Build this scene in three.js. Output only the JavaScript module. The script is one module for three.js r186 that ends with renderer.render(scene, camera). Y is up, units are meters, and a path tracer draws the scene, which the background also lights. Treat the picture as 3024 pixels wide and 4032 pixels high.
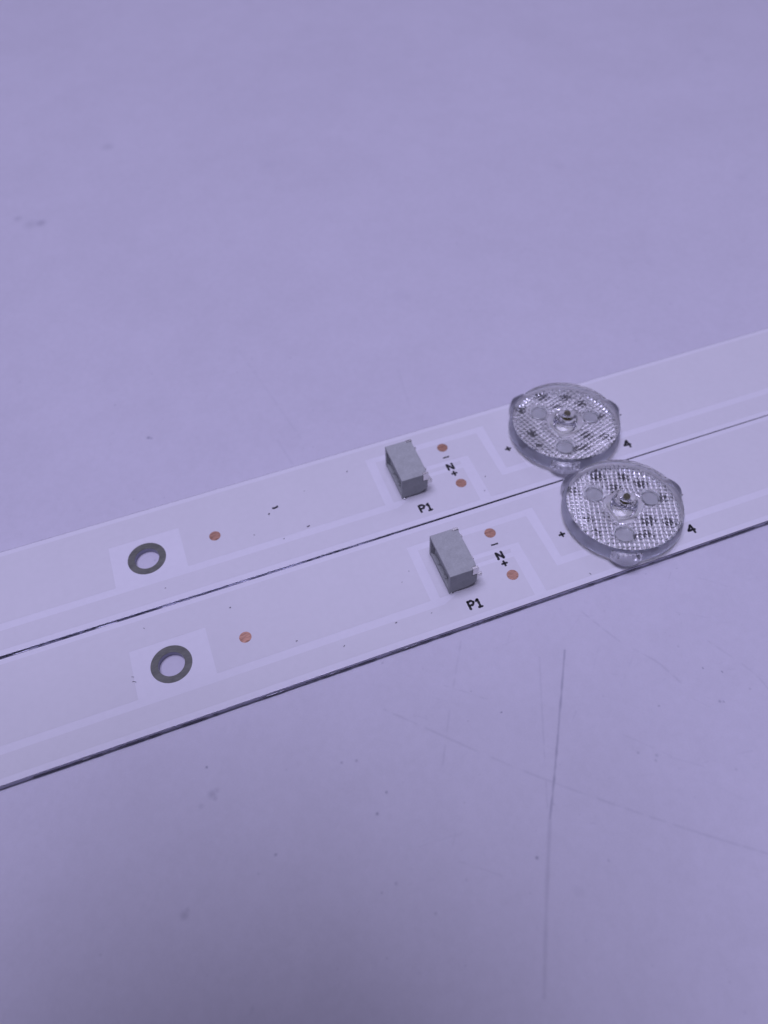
import * as THREE from 'three';
import { mergeGeometries } from 'three/addons/utils/BufferGeometryUtils.js';
import { RoundedBoxGeometry } from 'three/addons/geometries/RoundedBoxGeometry.js';
import { RectAreaLightUniformsLib } from 'three/addons/lights/RectAreaLightUniformsLib.js';

// ---------------------------------------------------------------- camera, light, exposure
const MM = 0.001, TOP = 0.9;                       // strips are 0.9 mm thick; their top lies at y = 0.9 mm
const scene = new THREE.Scene();
const camera = new THREE.PerspectiveCamera(64.281, 0.75, 0.004, 20);
camera.position.set(-18.2008 * MM, (92.4728 + TOP) * MM, 46.1144 * MM);
{
  const right = new THREE.Vector3(0.9386, -0.0341, 0.3434), up = new THREE.Vector3(0.2928, 0.6051, -0.7403), back = new THREE.Vector3(-0.1825, 0.7954, 0.5779);
  camera.quaternion.setFromRotationMatrix(new THREE.Matrix4().makeBasis(right, up, back)).normalize();
}
camera.focus = 0.1035; camera.userData.fStop = 20;
camera.updateMatrixWorld(true);

const TINT = new THREE.Color().setRGB(0.69, 0.65, 1.0);
scene.background = new THREE.Color().setRGB(0.69 * 0.04, 0.65 * 0.04, 0.04);
const renderer = new THREE.WebGLRenderer({ antialias: true });
renderer.setSize(768, 1024);
renderer.toneMapping = THREE.LinearToneMapping;
renderer.toneMappingExposure = 1.0;
renderer.shadowMap.enabled = true;
RectAreaLightUniformsLib.init();

// ---------------------------------------------------------------- helpers
let seed = 20240611;
const rnd = () => { seed = (seed + 0x6D2B79F5) | 0; let t = Math.imul(seed ^ (seed >>> 15), 1 | seed); t = (t + Math.imul(t ^ (t >>> 7), 61 | t)) ^ t; return ((t ^ (t >>> 14)) >>> 0) / 4294967296; };
const hash = (x, y, s = 0) => { let h = Math.imul(x | 0, 374761393) ^ Math.imul(y | 0, 668265263) ^ Math.imul(s | 0, 2147483647 - 1234567); h = Math.imul(h ^ (h >>> 13), 1274126177); return ((h ^ (h >>> 16)) >>> 0) / 4294967296; };
const sm = (t) => t * t * (3 - 2 * t), clamp = (x, a = 0, b = 1) => Math.min(b, Math.max(a, x)), step = (a, b, x) => sm(clamp((x - a) / (b - a)));
function vnoise(x, y, s = 0) {
  const xi = Math.floor(x), yi = Math.floor(y), u = sm(x - xi), v = sm(y - yi);
  const a = hash(xi, yi, s), b = hash(xi + 1, yi, s), c = hash(xi, yi + 1, s), d = hash(xi + 1, yi + 1, s);
  return a + (b - a) * u + (c - a) * v + (a - b - c + d) * u * v;
}
function texture(w, h, fn, srgb = false) {
  const data = new Uint8Array(w * h * 4);
  for (let j = 0; j < h; j++) for (let i = 0; i < w; i++) {
    const c = fn(i, j), k = (j * w + i) * 4;
    data[k] = clamp(c[0]) * 255; data[k + 1] = clamp(c[1]) * 255; data[k + 2] = clamp(c[2]) * 255; data[k + 3] = 255;
  }
  const t = new THREE.DataTexture(data, w, h, THREE.RGBAFormat);
  t.magFilter = THREE.LinearFilter; t.minFilter = THREE.LinearFilter; t.wrapS = t.wrapT = THREE.RepeatWrapping;
  if (srgb) t.colorSpace = THREE.SRGBColorSpace;
  t.needsUpdate = true; return t;
}
const lin2s = (c) => c <= 0.0031308 ? c * 12.92 : 1.055 * Math.pow(c, 1 / 2.4) - 0.055;
const rgb = (r, g, b) => new THREE.Color().setRGB(r, g, b);
const used = new Map();
const numbered = (n) => { const k = used.get(n) || 0; used.set(n, k + 1); return k ? `${n}_${String(k).padStart(3, '0')}` : n; };
function mesh(name, geo, mat, parent) {
  const m = new THREE.Mesh(geo, mat); m.name = name; m.castShadow = m.receiveShadow = true; parent.add(m); return m;
}
function tag(o, label, category, group, kind) { o.userData.label = label; if (category) o.userData.category = category; if (group) o.userData.group = group; if (kind) o.userData.kind = kind; return o; }
// plan shape (u, v in mm) -> slab between heights h0 and h1 (mm above the strip's top), in metres
function slab(shape, h0, h1, bevel = 0, curve = 24) {
  const g = new THREE.ExtrudeGeometry(shape, { depth: h1 - h0 - 2 * bevel, bevelEnabled: bevel > 0, bevelThickness: bevel, bevelSize: bevel, bevelOffset: -bevel, bevelSegments: 1, curveSegments: curve });
  g.translate(0, 0, h0 + bevel); g.rotateX(-Math.PI / 2); g.scale(MM, MM, MM); return g;
}
const poly = (pts) => { const s = new THREE.Shape(); pts.forEach(([x, y], i) => (i ? s.lineTo(x, y) : s.moveTo(x, y))); s.closePath(); return s; };
const disc = (u, v, r) => { const s = new THREE.Shape(); s.absarc(u, v, r, 0, Math.PI * 2, false); return s; };
const hole = (u, v, r) => { const s = new THREE.Path(); s.absarc(u, v, r, 0, Math.PI * 2, true); return s; };
// box in strip coordinates: u0..u1, h0..h1, v0..v1 in mm
function box(u0, u1, h0, h1, v0, v1, r = 0) {
  const g = r ? new RoundedBoxGeometry((u1 - u0), (h1 - h0), (v1 - v0), 2, r) : new THREE.BoxGeometry(u1 - u0, h1 - h0, v1 - v0);
  g.translate((u0 + u1) / 2, (h0 + h1) / 2, -(v0 + v1) / 2); g.scale(MM, MM, MM); return g;
}
const bare = (g) => { const n = g.index ? g.toNonIndexed() : g; for (const k of Object.keys(n.attributes)) if (!['position', 'normal', 'uv'].includes(k)) n.deleteAttribute(k); return n; };
const join = (gs) => mergeGeometries(gs.map(bare));
// planar uv in metres from plan position
function planUV(g) {
  const p = g.attributes.position, uv = new Float32Array(p.count * 2);
  for (let i = 0; i < p.count; i++) { uv[2 * i] = p.getX(i); uv[2 * i + 1] = -p.getZ(i); }
  g.setAttribute('uv', new THREE.BufferAttribute(uv, 2)); return g;
}
// box uv in metres: each face takes the two axes it lies along
function boxUV(g0) {
  const g = g0.index ? g0.toNonIndexed() : g0, p = g.attributes.position, n = g.attributes.normal, uv = new Float32Array(p.count * 2);
  for (let i = 0; i < p.count; i++) {
    const x = Math.abs(n.getX(i)), y = Math.abs(n.getY(i)), z = Math.abs(n.getZ(i)), k = y >= x && y >= z ? 1 : x >= z ? 0 : 2;
    uv[2 * i] = k === 0 ? p.getZ(i) : p.getX(i); uv[2 * i + 1] = k === 1 ? -p.getZ(i) : p.getY(i) + 0.0037;
  }
  g.setAttribute('uv', new THREE.BufferAttribute(uv, 2)); return g;
}
function rep(t, size) { const c = t.clone(); c.repeat.set(1 / size, 1 / size); c.needsUpdate = true; return c; }

// ---------------------------------------------------------------- materials
const grain = texture(512, 512, (i, j) => {
  let n = 0.5 + (hash(i, j, 3) - 0.5) * 0.34;
  for (const [s, a] of [[8, 0.22], [32, 0.18]]) { const w = 512 / s; n += a * (vnoiseWrap(i / s, j / s, w, s) - 0.5); }
  return [n, n, n];
});
function vnoiseWrap(x, y, w, s) {
  const xi = Math.floor(x), yi = Math.floor(y), u = sm(x - xi), v = sm(y - yi), m = (k) => ((k % w) + w) % w;
  const a = hash(m(xi), m(yi), s), b = hash(m(xi + 1), m(yi), s), c = hash(m(xi), m(yi + 1), s), d = hash(m(xi + 1), m(yi + 1), s);
  return a + (b - a) * u + (c - a) * v + (a - b - c + d) * u * v;
}
// white lacquer with tiny mottling and specks of dust
const lacquerMap = texture(1024, 1024, (i, j) => {
  let n = 0.965 + 0.02 * (vnoiseWrap(i / 128, j / 128, 8, 11) - 0.5) + 0.02 * (vnoiseWrap(i / 16, j / 16, 64, 12) - 0.5) + 0.03 * (hash(i, j, 13) - 0.5);
  const q = vnoiseWrap(i / 5, j / 5, 205, 14); if (q > 0.965) n -= (q - 0.965) * 3.2;
  return [n, n, n];
});
const M = {};
M.mask = new THREE.MeshStandardMaterial({ color: rgb(0.785, 0.775, 0.845), roughness: 0.40, map: rep(lacquerMap, 0.03), bumpMap: rep(grain, 0.02), bumpScale: 0.000004 });
M.pour = new THREE.MeshStandardMaterial({ color: rgb(0.725, 0.715, 0.765), roughness: 0.40, map: rep(lacquerMap, 0.037), bumpMap: rep(grain, 0.02), bumpScale: 0.000004 });
const ringMap = texture(256, 256, (i, j) => { const n = 0.8 + 0.3 * (vnoiseWrap(i / 32, j / 8, 8, 51) - 0.5) + 0.25 * (vnoiseWrap(i / 64, j / 64, 4, 52) - 0.5) + 0.12 * (hash(i, j, 53) - 0.5); return [n, n, n]; });
M.ring = new THREE.MeshStandardMaterial({ color: rgb(0.165, 0.17, 0.15), roughness: 0.5, map: rep(ringMap, 0.004), bumpMap: rep(grain, 0.006), bumpScale: 0.000002 });
M.alu = new THREE.MeshStandardMaterial({ color: rgb(0.26, 0.26, 0.32), metalness: 1, roughness: 0.34, bumpMap: rep(grain, 0.004), bumpScale: 0.000003 });
M.edge = new THREE.MeshStandardMaterial({ color: rgb(0.36, 0.36, 0.42), metalness: 1, roughness: 0.22, bumpMap: rep(grain, 0.004), bumpScale: 0.000004 });
M.paintedGlow = new THREE.MeshStandardMaterial({ color: rgb(0.93, 0.92, 0.94), roughness: 0.5 });  // near-white that stands for brighter light under the lens
M.glue = new THREE.MeshStandardMaterial({ color: rgb(0.46, 0.47, 0.50), roughness: 0.6, map: rep(lacquerMap, 0.02) });
M.print = new THREE.MeshStandardMaterial({ color: rgb(0.008, 0.008, 0.012), roughness: 0.6 });
const copperBump = texture(256, 256, (i, j) => { const n = 0.55 * vnoise(i / 46 + 0.35 * Math.sin(j / 21), j / 5, 21) + 0.3 * vnoise(i / 90, j / 2.2, 22) + 0.15 * hash(i, j, 23); return [n, n, n]; });
const copperMap = texture(256, 256, (i, j) => { const n = 0.70 + 0.62 * (vnoise(i / 50 + 0.35 * Math.sin(j / 21), j / 9, 21) - 0.3); return [n, n * 0.97, n * 0.95]; });
M.copper = new THREE.MeshStandardMaterial({ color: rgb(0.52, 0.30, 0.225), metalness: 0.75, roughness: 0.5, map: rep(copperMap, 0.0022), bumpMap: rep(copperBump, 0.0022), bumpScale: 0.000007 });
const speckle = texture(512, 512, (i, j) => { const n = 0.88 + 0.12 * (vnoiseWrap(i / 6, j / 6, 86, 31) - 0.5) + 0.12 * (hash(i, j, 32) - 0.5) + 0.1 * (vnoiseWrap(i / 32, j / 32, 16, 33) - 0.5); return [n, n, n * 0.98]; });
M.nylon = new THREE.MeshStandardMaterial({ color: rgb(0.455, 0.475, 0.49), roughness: 0.75, map: rep(speckle, 0.011), bumpMap: rep(grain, 0.006), bumpScale: 0.000003 });
M.tin = new THREE.MeshStandardMaterial({ color: rgb(0.72, 0.71, 0.70), metalness: 1, roughness: 0.25 });
M.solder = new THREE.MeshStandardMaterial({ color: rgb(0.55, 0.55, 0.56), metalness: 1, roughness: 0.22 });
M.lens = new THREE.MeshPhysicalMaterial({ color: rgb(1, 1, 1), roughness: 0.03, transmission: 1, thickness: 0.003, ior: 1.49, attenuationColor: rgb(1, 1, 1) });
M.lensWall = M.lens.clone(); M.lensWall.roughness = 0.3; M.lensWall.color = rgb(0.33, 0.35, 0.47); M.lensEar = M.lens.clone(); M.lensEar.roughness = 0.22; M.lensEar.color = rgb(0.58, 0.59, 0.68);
M.ledBody = new THREE.MeshStandardMaterial({ color: rgb(0.8, 0.8, 0.78), roughness: 0.5 });
M.led_image_ball = new THREE.MeshStandardMaterial({ color: rgb(0.11, 0.092, 0.006), roughness: 0.6 });  // olive of the ball added in the lens tip
M.dust = new THREE.MeshStandardMaterial({ color: rgb(0.02, 0.02, 0.035), roughness: 0.9 });

// ---------------------------------------------------------------- table top
{
  // a 300 mm square of the table top in u, v (mm); beyond it the pattern is mirrored
  const N = 2048, U0 = -90, V0 = -60, SIZE = 300, px = (u) => (u - U0) / SIZE * N, py = (v) => (v - V0) / SIZE * N;
  const mark = new Float32Array(N * N);
  const dab = (u, v, r, a, soft = 1) => {
    const R = Math.ceil(r * N / SIZE) + 1, cx = px(u), cy = py(v);
    for (let j = Math.floor(cy) - R; j <= cy + R; j++) for (let i = Math.floor(cx) - R; i <= cx + R; i++) {
      if (i < 0 || j < 0 || i >= N || j >= N) continue;
      const d = Math.hypot(i - cx, j - cy) / (r * N / SIZE), w = d >= 1 ? 0 : soft ? (1 - d * d) ** 2 : 1, k = j * N + i;
      mark[k] = Math.max(mark[k], a * w);
    }
  };
  const scratch = (pts, w, a, breaks = 0) => {
    const c = new THREE.CatmullRomCurve3(pts.map(([u, v]) => new THREE.Vector3(u, v, 0))), L = c.getLength(), n = Math.ceil(L / 0.06), s = rnd() * 100;
    for (let k = 0; k <= n; k++) {
      const p = c.getPointAt(k / n), q = vnoise(k / 14, s, 5), keep = step(breaks - 0.15, breaks + 0.15, q);
      dab(p.x + 0.05 * (vnoise(k / 9, s, 6) - 0.5), p.y, w * (0.8 + 0.4 * q), a * (0.55 + 0.45 * q) * keep);
    }
  };
  scratch([[16.9, -7.4], [8.2, -21.4], [5.6, -25.4]], 0.2, 0.42);
  scratch([[5.6, -25.4], [0.6, -34.3], [-2.8, -40.6]], 0.34, 0.18);
  scratch([[-7.2, -6.7], [6.2, -20.4], [18.9, -31.5], [25.7, -36.9]], 0.22, 0.13, 0.35);
  scratch([[5.2, -1.5], [1.1, -8.1], [-3.4, -15.9]], 0.2, 0.1, 0.3);
  scratch([[13.5, -7.1], [10.1, -14.7], [5.5, -25.1]], 0.18, 0.1, 0.4);
  scratch([[21.5, -3.1], [24, -8.8], [26.8, -13], [28, -16.4]], 0.2, 0.13, 0.4);
  scratch([[34.3, -12.7], [37, -18.6], [37.4, -21.5]], 0.2, 0.1, 0.4);
  scratch([[-7.4, 40.8], [-6.6, 35.2]], 0.35, 0.08); scratch([[-8.2, 64.5], [-3.9, 39.7]], 0.3, 0.05, 0.4); scratch([[15.5, 48.6], [14.2, 39.9]], 0.35, 0.05);
  for (let k = 0; k < 60; k++) {                                    // faint hairline scuffs in front of the strips
    const u = -12 + rnd() * 60, v = -2 - rnd() * 26, a = -0.95 + rnd() * 0.9 + (rnd() < 0.3 ? 1 : 0), l = 1 + rnd() * 5;
    scratch([[u, v], [u + l * Math.cos(a) * 0.5, v + l * Math.sin(a) * 0.5 + 0.05], [u + l * Math.cos(a), v + l * Math.sin(a)]], 0.14, 0.03 + rnd() * 0.07, 0.45);
  }
  for (const [u, v, r, a] of [[5.9, -12.1, 0.17, 0.7], [2.4, -28.6, 0.28, 0.5], [31.6, -15.7, 0.14, 0.8], [33.5, -17, 0.14, 0.8], [23.9, -18.1, 0.2, 0.4], [31, -20.2, 0.26, 0.4], [31.4, -20.4, 0.2, 0.4],
    [20.4, -23.3, 0.3, 0.25], [20.0, -23.8, 0.25, 0.25], [-10.4, -16.2, 0.25, 0.45], [-12.8, -25.7, 0.3, 0.25], [35.3, -20.1, 0.2, 0.3], [-29.1, -6, 0.2, 0.75], [-24.1, -18.3, 0.25, 0.45], [-14.1, -11.1, 0.25, 0.35],
    [-12.4, -11.5, 0.25, 0.35], [-12.2, -18.1, 0.28, 0.5], [-29.2, -9.3, 0.75, 0.22], [-28.6, -9.1, 0.5, 0.15], [-29.0, -9.9, 0.45, 0.2], [-30.7, -10.2, 0.5, 0.14], [-34.8, -20.8, 0.7, 0.22], [-34.4, -20.4, 0.4, 0.15],
    [-40.5, 119.7, 1.3, 0.2], [-38.3, 116.6, 2.2, 0.12], [-36.2, 116.2, 1.6, 0.26], [-19, 140.7, 2, 0.14], [-26.2, 49, 0.42, 0.5], [-25.8, 48.7, 0.3, 0.4]]) dab(u, v, r, a);
  for (let k = 0; k < 420; k++) dab(-75 + rnd() * 150, -50 + rnd() * 130, 0.1 + rnd() * 0.14, 0.05 + rnd() * rnd() * 0.35);
  for (let k = 0; k < 26; k++) dab(-75 + rnd() * 210, -50 + rnd() * 250, 0.8 + rnd() * 2.2, 0.02 + rnd() * 0.05);
  const t = texture(N, N, (i, j) => {
    const m = mark[j * N + i], base = 1 + 0.035 * (vnoise(i / 90, j / 90, 41) - 0.5) + 0.03 * (vnoise(i / 24, j / 24, 42) - 0.5) + 0.035 * (vnoise(i / 5, j / 5, 43) - 0.5) + 0.035 * (hash(i, j, 44) - 0.5);
    const c = (x, k) => lin2s(x * base * (1 - k * m));
    return [c(0.605, 1), c(0.585, 1), c(0.682, 0.85)];
  }, true);
  t.wrapS = t.wrapT = THREE.MirroredRepeatWrapping;
  const g = new THREE.BoxGeometry(1.6, 0.02, 1.4); g.translate(0.05, -0.01, -0.25);
  const p = g.attributes.position, uv = g.attributes.uv;
  for (let i = 0; i < p.count; i++) uv.setXY(i, (p.getX(i) / MM - U0) / SIZE, (-p.getZ(i) / MM - V0) / SIZE);
  const table = mesh('table_top', g, new THREE.MeshStandardMaterial({ map: t, roughness: 0.5, bumpMap: (() => { const c = grain.clone(); c.repeat.set(15, 15); c.needsUpdate = true; return c; })(), bumpScale: 0.000008 }), scene);
  tag(table, 'pale lilac white table top with fine scratches and specks under both strips', null, null, 'structure');
}

// ---------------------------------------------------------------- the lens: one closed piece of clear plastic
// lens-local mm: x = u, y = h above the strip, z = -v, origin on its axis at the strip's top
function lensGeometry(gridAngle) {
  const pos = [], nor = [];
  const tri = (a, b, c, na, nb, nc) => { pos.push(...a, ...b, ...c); if (!na) { const n = new THREE.Vector3().subVectors(new THREE.Vector3(...b), new THREE.Vector3(...a)).cross(new THREE.Vector3().subVectors(new THREE.Vector3(...c), new THREE.Vector3(...a))).normalize(); na = nb = nc = [n.x, n.y, n.z]; } nor.push(...na, ...nb, ...nc); };
  const HB = 0.7, RB = 7.8, P = 0.66, SUB = 8, D = P / SUB, RC = 1.45;
  const feet = [3, 123, 243].map((d) => { const a = d * Math.PI / 180; return [4.45 * Math.cos(a), -4.45 * Math.sin(a)]; }), RF = 1.3;
  const ca = Math.cos(gridAngle), sa = Math.sin(gridAngle);
  const toXZ = (gx, gz) => [gx * ca - gz * sa, gx * sa + gz * ca];
  // bottom: pyramids on a square grid, plain near the middle, the feet and the rim
  const plainAt = (x, z) => {
    const r = Math.hypot(x, z), th = Math.atan2(-z, x);
    return r > 7.7 || r < 2.45 + 0.3 * Math.cos(3 * (th - 3 * Math.PI / 180)) || feet.some(([fx, fz]) => Math.hypot(x - fx, z - fz) < RF + 0.3);
  };
  const n = Math.ceil(RB / P) + 1;
  const vert = (i, j, ci, cj) => {
    let [x, z] = toXZ(i * D, j * D), h = HB;
    if (!plainAt(x, z)) { const fx = Math.abs((i - (ci + 0.5) * SUB) / (SUB / 2)), fz = Math.abs((j - (cj + 0.5) * SUB) / (SUB / 2)); h = HB + 0.275 * (1 - Math.max(fx, fz)) * PYR; }
    let r = Math.hypot(x, z), snapped = 0;
    if (r > RB) { x *= RB / r; z *= RB / r; h = HB; snapped = 1; }
    if (r < RC) { const k = RC / Math.max(r, 1e-6); x *= k; z *= k; h = HB; snapped = 2; }
    feet.forEach(([fx, fz], q) => { const d = Math.hypot(x - fx, z - fz); if (d < RF) { const k = RF / Math.max(d, 1e-6); x = fx + (x - fx) * k; z = fz + (z - fz) * k; h = HB; snapped = 3 + q; } });
    return [x, h, z, snapped];
  };
  for (let ci = -n; ci < n; ci++) for (let cj = -n; cj < n; cj++) {
    for (let a = 0; a < SUB; a++) for (let b = 0; b < SUB; b++) {
      const i = ci * SUB + a, j = cj * SUB + b;
      const v = [vert(i, j, ci, cj), vert(i + 1, j, ci, cj), vert(i + 1, j + 1, ci, cj), vert(i, j + 1, ci, cj)];
      if (v.every((q) => q[3] === v[0][3] && q[3] > 0)) continue;
      const q = v.map((w) => w.slice(0, 3));
      const main = ((a < SUB / 2) === (b < SUB / 2));
      if (main) { tri(q[0], q[1], q[2]); tri(q[0], q[2], q[3]); } else { tri(q[0], q[1], q[3]); tri(q[1], q[2], q[3]); }
    }
  }
  // surfaces of revolution, smooth along each profile
  const lathe = (pts, cx = 0, cz = 0, seg = 96) => {
    const g = new THREE.LatheGeometry(pts.map(([r, h]) => new THREE.Vector2(r, h)), seg).toNonIndexed();
    g.translate(cx, 0, cz); pos.push(...g.attributes.position.array); nor.push(...g.attributes.normal.array.map((x) => -x));
  };
  const smooth = (pts, k = 40) => new THREE.CatmullRomCurve3(pts.map(([r, h]) => new THREE.Vector3(r, h, 0))).getPoints(k).map((p) => [Math.max(p.x, 0), p.y]);
  lathe(CAVITY(RC, HB));
  for (const [x, z] of feet) { lathe([[RF, HB], [RF - 0.05, 0.06]], x, z, 40); lathe([[RF - 0.05, 0.06], [RF - 0.1, 0.0]], x, z, 40); lathe([[RF - 0.1, 0.0], [0, 0.0]], x, z, 40); }
  for (const part of TOPPROFILE(smooth)) lathe(part);
  // side wall with three rounded ears, and the flat ring below
  const ear = (th) => { let e = 0; for (const d of [3, 123, 243]) { let x = Math.abs(((th * 180 / Math.PI - d) % 360 + 540) % 360 - 180); x /= 15.5; if (x < 1) e = Math.max(e, (1 - x * x) ** 1.15); } return e; };
  const SEG = 288, HS = [[HB, 8.26], [HB + 0.12, 8.36], [1.35, 8.28], [1.8, 8.2], [2.05, 8.15], [2.2, 8.12], [2.3, 8.1], [2.42, 8.06], [2.55, 8.02], [2.66, 7.95]];
  const E = (h) => 0.95 * (1 - step(1.9, 2.4, h)) * (h < HB + 0.05 ? 0.9 : 1);
  const W = (k, s) => { const th = (k % SEG) / SEG * Math.PI * 2, [h, r] = HS[s], R = r + E(h) * ear(th); return [R * Math.cos(th), h, -R * Math.sin(th)]; };
  const wallFrom = pos.length / 3;
  const g = new THREE.BufferGeometry(), wp = [], wi = [], we = [];
  for (let s = 0; s < HS.length; s++) for (let k = 0; k < SEG; k++) wp.push(...W(k, s));
  for (let s = 0; s + 1 < HS.length; s++) for (let k = 0; k < SEG; k++) { const a = s * SEG + k, b = s * SEG + (k + 1) % SEG; (ear((k + 0.5) / SEG * Math.PI * 2) > 0.12 && HS[s][0] < 2.25 ? we : wi).push(a, b, b + SEG, a, b + SEG, a + SEG); }
  g.setAttribute('position', new THREE.Float32BufferAttribute(wp, 3)); const walls = wi.length; g.setIndex([...wi, ...we]); g.computeVertexNormals();
  const w = g.toNonIndexed(); pos.push(...w.attributes.position.array); nor.push(...w.attributes.normal.array);
  for (let k = 0; k < SEG; k++) {
    const t0 = k / SEG * Math.PI * 2, t1 = (k + 1) / SEG * Math.PI * 2, a = [RB * Math.cos(t0), HB, -RB * Math.sin(t0)], b = [RB * Math.cos(t1), HB, -RB * Math.sin(t1)], c = W(k + 1, 0), d = W(k, 0);
    tri(a, c, b); tri(a, d, c);
  }
  const out = new THREE.BufferGeometry();
  out.addGroup(0, wallFrom, 0); out.addGroup(wallFrom, walls, 1); out.addGroup(wallFrom + walls, we.length, 2); out.addGroup(wallFrom + walls + we.length, pos.length / 3 - wallFrom - walls - we.length, 0);
  const P3 = new Float32Array(pos.length); for (let i = 0; i < pos.length; i++) P3[i] = pos[i] * MM;
  out.setAttribute('position', new THREE.BufferAttribute(P3, 3)); out.setAttribute('normal', new THREE.Float32BufferAttribute(nor, 3));
  // every face outward: the winding follows the stored normals
  const N = out.attributes.normal, Q = out.attributes.position, ax = new THREE.Vector3(), bx = new THREE.Vector3(), cx = new THREE.Vector3();
  for (let i = 0; i < Q.count; i += 3) {
    ax.fromBufferAttribute(Q, i); bx.fromBufferAttribute(Q, i + 1); cx.fromBufferAttribute(Q, i + 2);
    const nn = bx.clone().sub(ax).cross(cx.clone().sub(ax));
    if (nn.dot(new THREE.Vector3(N.getX(i), N.getY(i), N.getZ(i))) < 0) { Q.setXYZ(i + 1, cx.x, cx.y, cx.z); Q.setXYZ(i + 2, bx.x, bx.y, bx.z); const n1 = [N.getX(i + 1), N.getY(i + 1), N.getZ(i + 1)]; N.setXYZ(i + 1, N.getX(i + 2), N.getY(i + 2), N.getZ(i + 2)); N.setXYZ(i + 2, ...n1); }
  }
  return out;
}
const PYR = 1;                                                      // the pyramids are recesses that point up
const CAVITY = (RC, HB) => [[RC, HB], [1.36, 0.95], [1.15, 1.2], [0.8, 1.42], [0.4, 1.52], [0, 1.55]];
const TOPPROFILE = (smooth) => [
  [[0, 4.27], [1.02, 4.27]], smooth([[1.02, 4.27], [1.15, 4.21], [1.22, 4.08]], 8),
  smooth([[1.22, 4.08], [1.4, 3.7], [1.6, 3.3], [1.82, 3.02], [2.15, 2.8], [2.7, 2.64], [3.6, 2.58], [5.5, 2.64], [7.4, 2.74], [7.8, 2.74]], 60),
  smooth([[7.8, 2.74], [7.9, 2.72], [7.95, 2.66]], 6),
];

// ---------------------------------------------------------------- the strips
const L0 = -92, L1 = 118;                                           // ends of a strip, well outside the frame
const RING = [-30.22, 8.35], LENS = [33.85, 8.4];
function letter(name, shapes, parent) { mesh(name, planUV(join(shapes.map((s) => slab(s, -0.015, 0.002)))), M.print, parent); }
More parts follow.
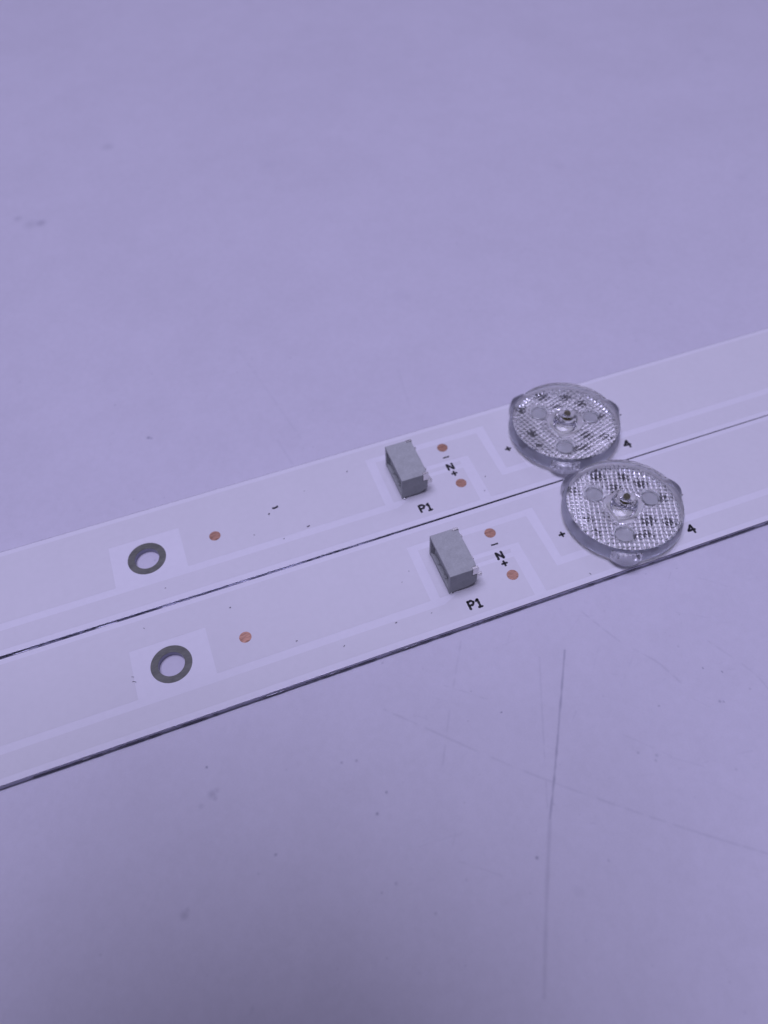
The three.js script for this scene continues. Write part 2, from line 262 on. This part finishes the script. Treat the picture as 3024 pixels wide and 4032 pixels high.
// a stroke with the stepped edge of screen printing
function stroke(x0, y0, x1, y1, w = 0.33) {
  const L = Math.hypot(x1 - x0, y1 - y0), dx = (x1 - x0) / L, dy = (y1 - y0) / L, n = Math.max(4, Math.round(L / 0.08)), a = [], b = [];
  for (let k = 0; k <= n; k++) { const t = -w * 0.38 + (L + w * 0.76) * k / n, q = w / 2 * (k === 0 || k === n ? 0.55 : 1); const e = () => q + (rnd() - 0.5) * 0.07; a.push([x0 + dx * t - dy * e(), y0 + dy * t + dx * e()]); const f = e(); b.unshift([x0 + dx * t + dy * f, y0 + dy * t - dx * f]); }
  return poly([...a, ...b]);
}
function buildStrip(name, gridAngle, burrSeed) {
  const strip = new THREE.Group(); strip.name = numbered(name); scene.add(strip);
  // metal core with the screw hole; its top carries the grey dielectric that shows in the ring
  const plan = poly([[L0, 0.5], [L1, 0.5], [L1, 16.5], [L0, 16.5]]); plan.holes.push(hole(...RING, 1.68));
  mesh('metal_core', planUV(slab(plan, -TOP + 0.005, -0.075, 0.02, 64)), M.alu, strip);
  const gd = disc(...RING, 2.75); gd.holes.push(hole(...RING, 1.685));
  mesh('hole_ring', planUV(slab(gd, -0.0745, -0.056, 0, 64)), M.ring, strip);
  // sheared long edges: a dull upper band, a bright torn lip, an undercut
  for (const [v, s] of [[0, 1], [17, -1]]) {
    const prof = [[0.52, -0.072], [0.10, -0.071], [0.03, -0.08], [0.02, -0.22], [0.012, -0.42], [-0.035, -0.442], [-0.085, -0.466], [-0.11, -0.51], [-0.075, -0.64], [0.1, -0.72], [0.52, -0.74]];
    const n = 700, p = [], idx = [], K = prof.length, uvs = [];
    for (let i = 0; i <= n; i++) {
      const u = L0 + (L1 - L0) * i / n, a = vnoise(u * 0.55, 3, burrSeed) - 0.5, b = vnoise(u * 2.6, 9, burrSeed + 1) - 0.5, c = vnoise(u * 0.12, 5, burrSeed + 2);
      prof.forEach(([o, h], k) => {
        const lip = k >= 5 && k <= 8 ? 1 : k === 4 ? 0.5 : 0;
        const torn = k >= 5 && k <= 7 ? 0.085 * (s > 0 && burrSeed < 200 ? 1 : 0.4) * step(0.42, 0.62, vnoise(u * 0.8, 17, burrSeed + 3) * 0.6 + vnoise(u * 3.4, 19, burrSeed + 4) * 0.4) * (k - 4) / 3 : 0;
        p.push(u, h + lip * (0.08 * a + 0.04 * b), -(v + s * (o + torn + lip * (0.03 * b - 0.03 * (c - 0.5)) + (k === 2 ? 0.015 * b : 0)))); uvs.push(u * MM, h * MM);
      });
      if (i < n) for (let k = 0; k + 1 < K; k++) { const q = i * K + k; if (s > 0) idx.push(q, q + 1, q + K, q + 1, q + K + 1, q + K); else idx.push(q, q + K, q + 1, q + 1, q + K, q + K + 1); }
    }
    const g = new THREE.BufferGeometry(); g.setAttribute('position', new THREE.Float32BufferAttribute(p.map((x) => x * MM), 3)); g.setAttribute('uv', new THREE.Float32BufferAttribute(uvs, 2)); g.setIndex(idx); g.computeVertexNormals();
    mesh('sheared_edge', g, M.edge, strip);
  }
  // white lacquer over the whole top, open round the screw hole
  const mk = poly([[L0, 0.09], [L1, 0.09], [L1, 16.9], [L0, 16.9]]); mk.holes.push(hole(...RING, 2.637));
  mesh('white_lacquer', planUV(slab(mk, -0.072, -0.03, 0.012, 72)), M.mask, strip);
  // copper areas that show through the lacquer as a slightly duller, raised tone
  const pours = [
    [[L0, 0.88], [16.82, 0.98], [16.88, 7.45], [7.6, 7.7], [7.6, 4.9], [5.9, 4.2], [5.2, 3.88], [L0, 3.86]],
    [[L0, 5.0], [-35.02, 4.98], [-35.02, 11.96], [-25.09, 11.96], [-25.09, 4.98], [3.72, 5.05], [3.78, 14.13], [22.95, 14.12], [22.82, 5.1], [33.4, 5.1], [33.4, 16.15], [L0, 16.1]],
    [[5.02, 5.03], [7.1, 5.03], [7.1, 13.12], [5.08, 13.15]],
    [[7.6, 9.72], [18.45, 9.4], [18.52, 0.93], [L1, 0.85], [L1, 3.87], [21.64, 3.98], [21.45, 13.05], [7.6, 13.12]],
    [[7.6, 8.95], [16.98, 8.8], [16.86, 8.2], [7.6, 8.2]],
    [[34.3, 5.05], [L1, 4.85], [L1, 16.2], [34.3, 16.15]],
  ];
  for (const p of pours) mesh('copper_area', planUV(slab(poly(p), -0.0302, -0.016, 0.006)), M.pour, strip);
  for (const [u, v] of [[-20.52, 8.65], [15.5, 12.2], [15.42, 4.82]]) { const g = planUV(slab(disc(u, v, 0.797), -0.015, 0.0, 0.004, 40)); g.attributes.uv.needsUpdate = true; mesh('copper_pad', g, M.copper, strip); }
  // printing
  letter('printed_letter', [stroke(14.75, 7.75, 14.75, 8.82), stroke(15.54, 7.75, 15.54, 8.82), stroke(14.78, 8.78, 15.5, 7.8)], strip);
  letter('printed_letter', [stroke(8.1, 1.95, 8.1, 3.12), stroke(8.1, 3.12, 8.6, 3.14), stroke(8.6, 3.14, 8.86, 2.85), stroke(8.86, 2.85, 8.6, 2.5), stroke(8.6, 2.5, 8.12, 2.5)], strip);
  letter('printed_numeral', [stroke(9.45, 1.9, 9.45, 3.08), stroke(9.45, 3.08, 9.2, 2.86), stroke(9.22, 1.86, 9.7, 1.86)], strip);
  letter('printed_numeral', [stroke(41.75, 1.98, 41.75, 3.32, 0.34), stroke(41.7, 3.28, 41.08, 2.55, 0.34), stroke(41.0, 2.52, 42.0, 2.5, 0.34)], strip);
  letter('printed_sign', [stroke(14.85, 10.21, 15.7, 10.22, 0.25)], strip);
  letter('printed_sign', [stroke(14.85, 6.88, 15.58, 6.88, 0.3), stroke(15.22, 6.5, 15.22, 7.28, 0.3)], strip);
  letter('printed_sign', [stroke(24.22, 8.35, 25.0, 8.35, 0.3), stroke(24.62, 7.98, 24.62, 8.72, 0.3)], strip);
  letter('printed_sign', [stroke(43.1, 8.33, 43.72, 8.33, 0.25)], strip);
  buildConnector(strip);
  // LED and its lens
  const led = mesh('led_package', (() => { const g = box(-1.5, 1.5, 0.001, 0.62, -1.5, 1.5, 0.06); return g; })(), M.ledBody, strip); led.position.set(LENS[0] * MM, 0, -LENS[1] * MM);
  mesh('led_image_ball', LED_IMAGE_BALL(), M.led_image_ball, led);  // ball added inside the lens tip, stands for the refracted view of the LED
  const white = disc(...LENS, 8.35); mesh('painted_lens_glow', planUV(slab(white, -0.0158, -0.012, 0, 64)), M.paintedGlow, strip);  // extra-white disc: brighter light under the lens, put into the board colour
  for (const [u, v, r] of UNDER) {
    const q = []; for (let k = 0; k < 14; k++) { const a = k / 14 * Math.PI * 2, R = r * (1.3 + 0.35 * rnd()); q.push([LENS[0] + u + R * 1.1 * Math.cos(a), LENS[1] + v + R * Math.sin(a)]); }
    mesh('printed_mark', planUV(slab(poly(q), -0.0118, 0.0)), M.print, strip);
  }
  for (const d of [3, 123, 243]) { const a = d * Math.PI / 180; mesh('glue_spot', planUV(slab(disc(LENS[0] + 4.45 * Math.cos(a), LENS[1] + 4.45 * Math.sin(a), 1.3), -0.0118, -0.002, 0, 32)), M.glue, strip); }
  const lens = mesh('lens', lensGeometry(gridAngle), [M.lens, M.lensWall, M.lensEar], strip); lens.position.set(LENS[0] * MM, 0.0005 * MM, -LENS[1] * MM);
  return strip;
}
const LED_IMAGE_BALL = () => { const g = new THREE.SphereGeometry(0.5, 24, 16); g.scale(1, 1.5, 1); g.translate(0.2, 3.38, -0.2); g.scale(MM, MM, MM); return g; };  // stretched ball set in the clear plastic, stand-in for the LED seen through it
const UNDER = [[-0.3, 6.85, 0.62], [2.95, 5.3, 0.5], [4.65, 3.3, 0.52], [0.85, 3.9, 0.5], [-4.7, 5.6, 0.45], [6.3, -0.15, 0.42], [-5.3, 0.4, 0.42], [2.3, -2.9, 0.6], [4.7, -4.3, 0.5], [-5.4, -2.1, 0.3], [-0.4, -4.7, 0.4], [0.9, -5.0, 0.45]];

function buildConnector(strip) {
  // housing: open towards -u, so it is a ring of four walls and a back
  const U0 = 6.36, U1 = 10.28, V0 = 5.1, V1 = 12.12, H0 = 0.22, H1 = 4.08;
  const gs = [];
  // roof, notched at both far corners for the metal tabs
  const roof = poly([[U0 + 0.004, V0 + 0.004], [9.52, V0 + 0.004], [9.56, V0 + 0.42], [U1 - 0.12, V0 + 0.46], [U1 - 0.02, V0 + 0.9], [U1 - 0.02, V1 - 0.42], [9.5, V1 - 0.36], [9.46, V1 - 0.004], [U0 + 0.004, V1 - 0.004]]);
  gs.push(slab(roof, H1 - 0.5, H1, 0.05));
  gs.push(box(U0, U1, H0, H0 + 0.55, V0 + 0.5, V1 - 0.5, 0.03));       // floor
  const end = (v0, v1) => { const s = poly([[U0, H0 - 0.2], [U0 + 0.42, H0 - 0.19], [U0 + 0.5, H0 + 0.04], [9.1, H0 + 0.06], [U1 - 0.03, H0 + 0.75], [U1 - 0.03, H1 - 1.55], [9.55, H1 - 1.5], [9.5, H1 - 0.07], [U0, H1 - 0.07]]); const g = new THREE.ExtrudeGeometry(s, { depth: v1 - v0 - 0.06, bevelEnabled: true, bevelThickness: 0.03, bevelSize: 0.03, bevelOffset: -0.03, bevelSegments: 1 }); g.translate(0, 0, -v1 + 0.03); g.scale(MM, MM, MM); return g; };
  gs.push(end(V0, V0 + 0.5), end(V1 - 0.5, V1));
  gs.push(box(8.9, U1 - 0.02, H0 + 0.5, H1 - 0.48, V0 + 0.48, V1 - 0.48));   // back
  gs.push(box(9.5, U1 - 0.1, H1 - 1.5, H1 - 0.5, V0 + 0.16, V0 + 0.5), box(9.5, U1 - 0.1, H1 - 1.5, H1 - 0.5, V1 - 0.5, V1 - 0.16));
  // a stepped plug with a scalloped front edge behind the sill of the mouth
  const wave = []; for (let k = 0; k <= 60; k++) { const q = k / 60; wave.push([U0 + 0.36 + 0.2 * Math.abs(Math.sin(q * Math.PI * 3)) ** 0.6, V0 + 0.85 + (V1 - V0 - 1.85) * q]); }
  const tg = slab(poly([[U0 + 2.4, V0 + 0.85], ...wave, [U0 + 2.4, V1 - 1.0]]), H0 + 0.5, 2.0, 0.04);
  gs.push(tg);
  gs.push(box(U0 + 0.22, 8.9, H0 + 0.5, H1 - 0.48, V1 - 0.78, V1 - 0.62), box(U0 + 0.12, U0 + 0.5, H0 + 0.5, H0 + 0.72, 7.0, 7.5), box(U0 + 0.12, U0 + 0.5, H0 + 0.5, H0 + 0.72, 9.4, 9.9));
  const body = mesh('connector', boxUV(join(gs)), M.nylon, strip);
  for (const v of [7.5, 9.2]) {                                       // two contacts: a pin in the mouth, a lead on the board behind
    mesh('contact', box(7.3, 9.0, 1.35, 1.7, v - 0.2, v + 0.2, 0.05), M.tin, body);
    mesh('lead', join([box(U1 - 0.05, U1 + 0.22, 0.15, 1.5, v - 0.22, v + 0.22, 0.04), box(U1 + 0.1, U1 + 1.35, 0.01, 0.2, v - 0.22, v + 0.22, 0.04)]), M.tin, body);
  }
  for (const [v, s] of [[V0, 1], [V1, -1]]) {                          // solder tabs bent round both far corners
    const a = v + s * 0.03, o = (x, y) => (s > 0 ? [x, y] : [y, x]);
    const vv = (d0, d1) => o(a + s * d0, a + s * d1);
    mesh('solder_tab', join([box(9.6, U1 + 0.02, 2.72, H1 + 0.0, ...vv(0, 0.12), 0.03), box(9.52, U1 + 0.04, H1 - 0.06, H1 + 0.07, ...vv(0.0, 0.34), 0.03), box(U1 - 0.02, U1 + 0.13, 1.6, H1 - 0.05, ...vv(0.02, 0.4), 0.03),
      box(U1 + 0.02, U1 + 0.75, 1.7, 2.3, ...vv(0.1, 0.42), 0.05)]), M.tin, body);
  }
  const bead = [];
  for (const [u, v, r] of [[6.75, 5.16, 0.2], [7.3, 5.35, 0.26], [8.0, 5.32, 0.24], [6.7, 12.0, 0.2], [7.4, 11.9, 0.26]]) { const g = new THREE.SphereGeometry(r, 16, 10); g.scale(1.3, 0.5, 0.8); g.translate(u, 0.03, -v); g.scale(MM, MM, MM); bead.push(g); }
  mesh('solder', join(bead), M.solder, body);
}
// first strip: nearest
const front = buildStrip('led_strip', 21.5 * Math.PI / 180, 101);
tag(front, 'nearest white LED strip with dark sheared metal edge facing the bare foreground table', 'led strip', 'two LED strips side by side');
const rear = buildStrip('led_strip', -17 * Math.PI / 180, 202);
rear.position.set(-0.1004 * MM, 0, -17.1624 * MM); rear.rotation.y = -0.0033;
tag(rear, 'farther white LED strip, behind the other and bordering the empty background table', 'led strip', 'two LED strips side by side');
front.position.y = rear.position.y = TOP * MM;

// ---------------------------------------------------------------- dark flecks of dust
{
  const gs = [];
  const fleck = (u, v, l, w, a, bend, onRear, h = 0.03) => {
    const pts = []; for (let k = 0; k <= 4; k++) { const t = (k / 4 - 0.5) * l; pts.push(new THREE.Vector3(t, h + 0.03 * Math.sin(k * 2.1), bend * (t * t) / l)); }
    const g = new THREE.TubeGeometry(new THREE.CatmullRomCurve3(pts), 8, w / 2, 5, false); g.rotateY(a); g.translate(u, TOP, -(v + (onRear ? 17.1624 : 0))); g.scale(MM, MM, MM); gs.push(g);
  };
  for (const f of [[-21.32, 13.66, 0.16, 0.12, 0.3, 0], [-35.11, 8.29, 0.34, 0.05, -0.5, 0.2], [-35.03, 7.59, 0.5, 0.055, -0.5, 0.7], [-14.48, 5.72, 0.22, 0.08, 0, 0.3], [-9.03, 2.84, 0.3, 0.07, 0.7, 0], [-32.58, 14.69, 0.2, 0.06, -0.9, 0], [25.1, 1.2, 0.3, 0.07, -1.2, 0.3],
    [-11.28, 10.38, 0.85, 0.27, 0.12, -0.5, 1], [-12.44, 9.64, 0.22, 0.2, 0.9, 0, 1], [-7.8, 5.46, 0.42, 0.14, 0.25, 0, 1], [-15.37, 6.79, 0.12, 0.08, 0, 0, 1], [-11.62, 4.65, 0.14, 0.09, 0, 0, 1], [-28.79, 2.66, 0.14, 0.07, 0, 0, 1],
    [0.5, 13.0, 0.25, 0.1, 1, 0.2, 1], [19.1, 4.6, 0.16, 0.09, 0.4, 0, 1], [17.9, 2.2, 0.12, 0.08, 0, 0, 1], [-6.5, 11.8, 0.1, 0.06, 0, 0, 1], [1.2, 9.1, 0.14, 0.05, 0.6, 0], [3.1, 3.3, 0.2, 0.05, 0.3, 0], [-1.7, 3.6, 0.26, 0.09, 0.2, 0], [2.7, 10.4, 0.12, 0.05, 0, 0]]) fleck(...f);
  const d = mesh('dust', join(gs), M.dust, scene);
  tag(d, 'scattered tiny dark flecks of dust lying on both white strips', 'dust', null, 'stuff');
}

// ---------------------------------------------------------------- what lights and shades the scene from outside the frame
function panel(name, x, y, z, w, d, power, tx, ty, tz, label) {
  const col = TINT;
  const g = new THREE.Group(); g.name = name; g.position.set(x, y, z); g.lookAt(tx, ty, tz); scene.add(g);
  const frame = new THREE.MeshStandardMaterial({ color: rgb(0.6, 0.6, 0.6), roughness: 0.6 });
  mesh('lamp_housing', new THREE.BoxGeometry(w + 0.03, d + 0.03, 0.03), frame, g).position.z = -0.02;
  mesh('lamp_diffuser', new THREE.BoxGeometry(w, d, 0.004), new THREE.MeshStandardMaterial({ color: rgb(0.8, 0.8, 0.8), emissive: col, emissiveIntensity: 0.3, roughness: 0.6 }), g);
  const light = new THREE.RectAreaLight(col, power, w, d); light.position.set(0, 0, 0.006); light.rotation.y = Math.PI; g.add(light);
  tag(g, label, 'lamp');
}
panel('ceiling_lamp', -0.12, 1.2, -0.03, 0.7, 0.62, 8.5, 0.01, 0, -0.02, 'square flat lamp high above the strips, outside the picture');
panel('added_glint_panel', 0.56, 0.92, -0.58, 0.62, 0.5, 0.42, 0.03, 0, -0.01, 'dim broad panel added for lens glints, farther off behind the strips to the right, outside the picture');  // added unseen fill panel, there to make the lens facets glint
{
  // the telephone that takes the picture: its body shades the table towards the viewer
  const ph = new THREE.Group(); ph.name = 'phone'; scene.add(ph);
  ph.position.copy(camera.position); ph.quaternion.copy(camera.quaternion);
  const m = new THREE.MeshStandardMaterial({ color: rgb(0.03, 0.03, 0.035), roughness: 0.35 });
  const g = new RoundedBoxGeometry(0.072, 0.147, 0.008, 3, 0.0036); g.translate(-0.024, -0.043, 0.0065);
  mesh('phone_body', g, m, ph);
  tag(ph, 'dark phone held above the strips on the side of the viewer, outside the picture', 'phone');
}
renderer.render(scene, camera);
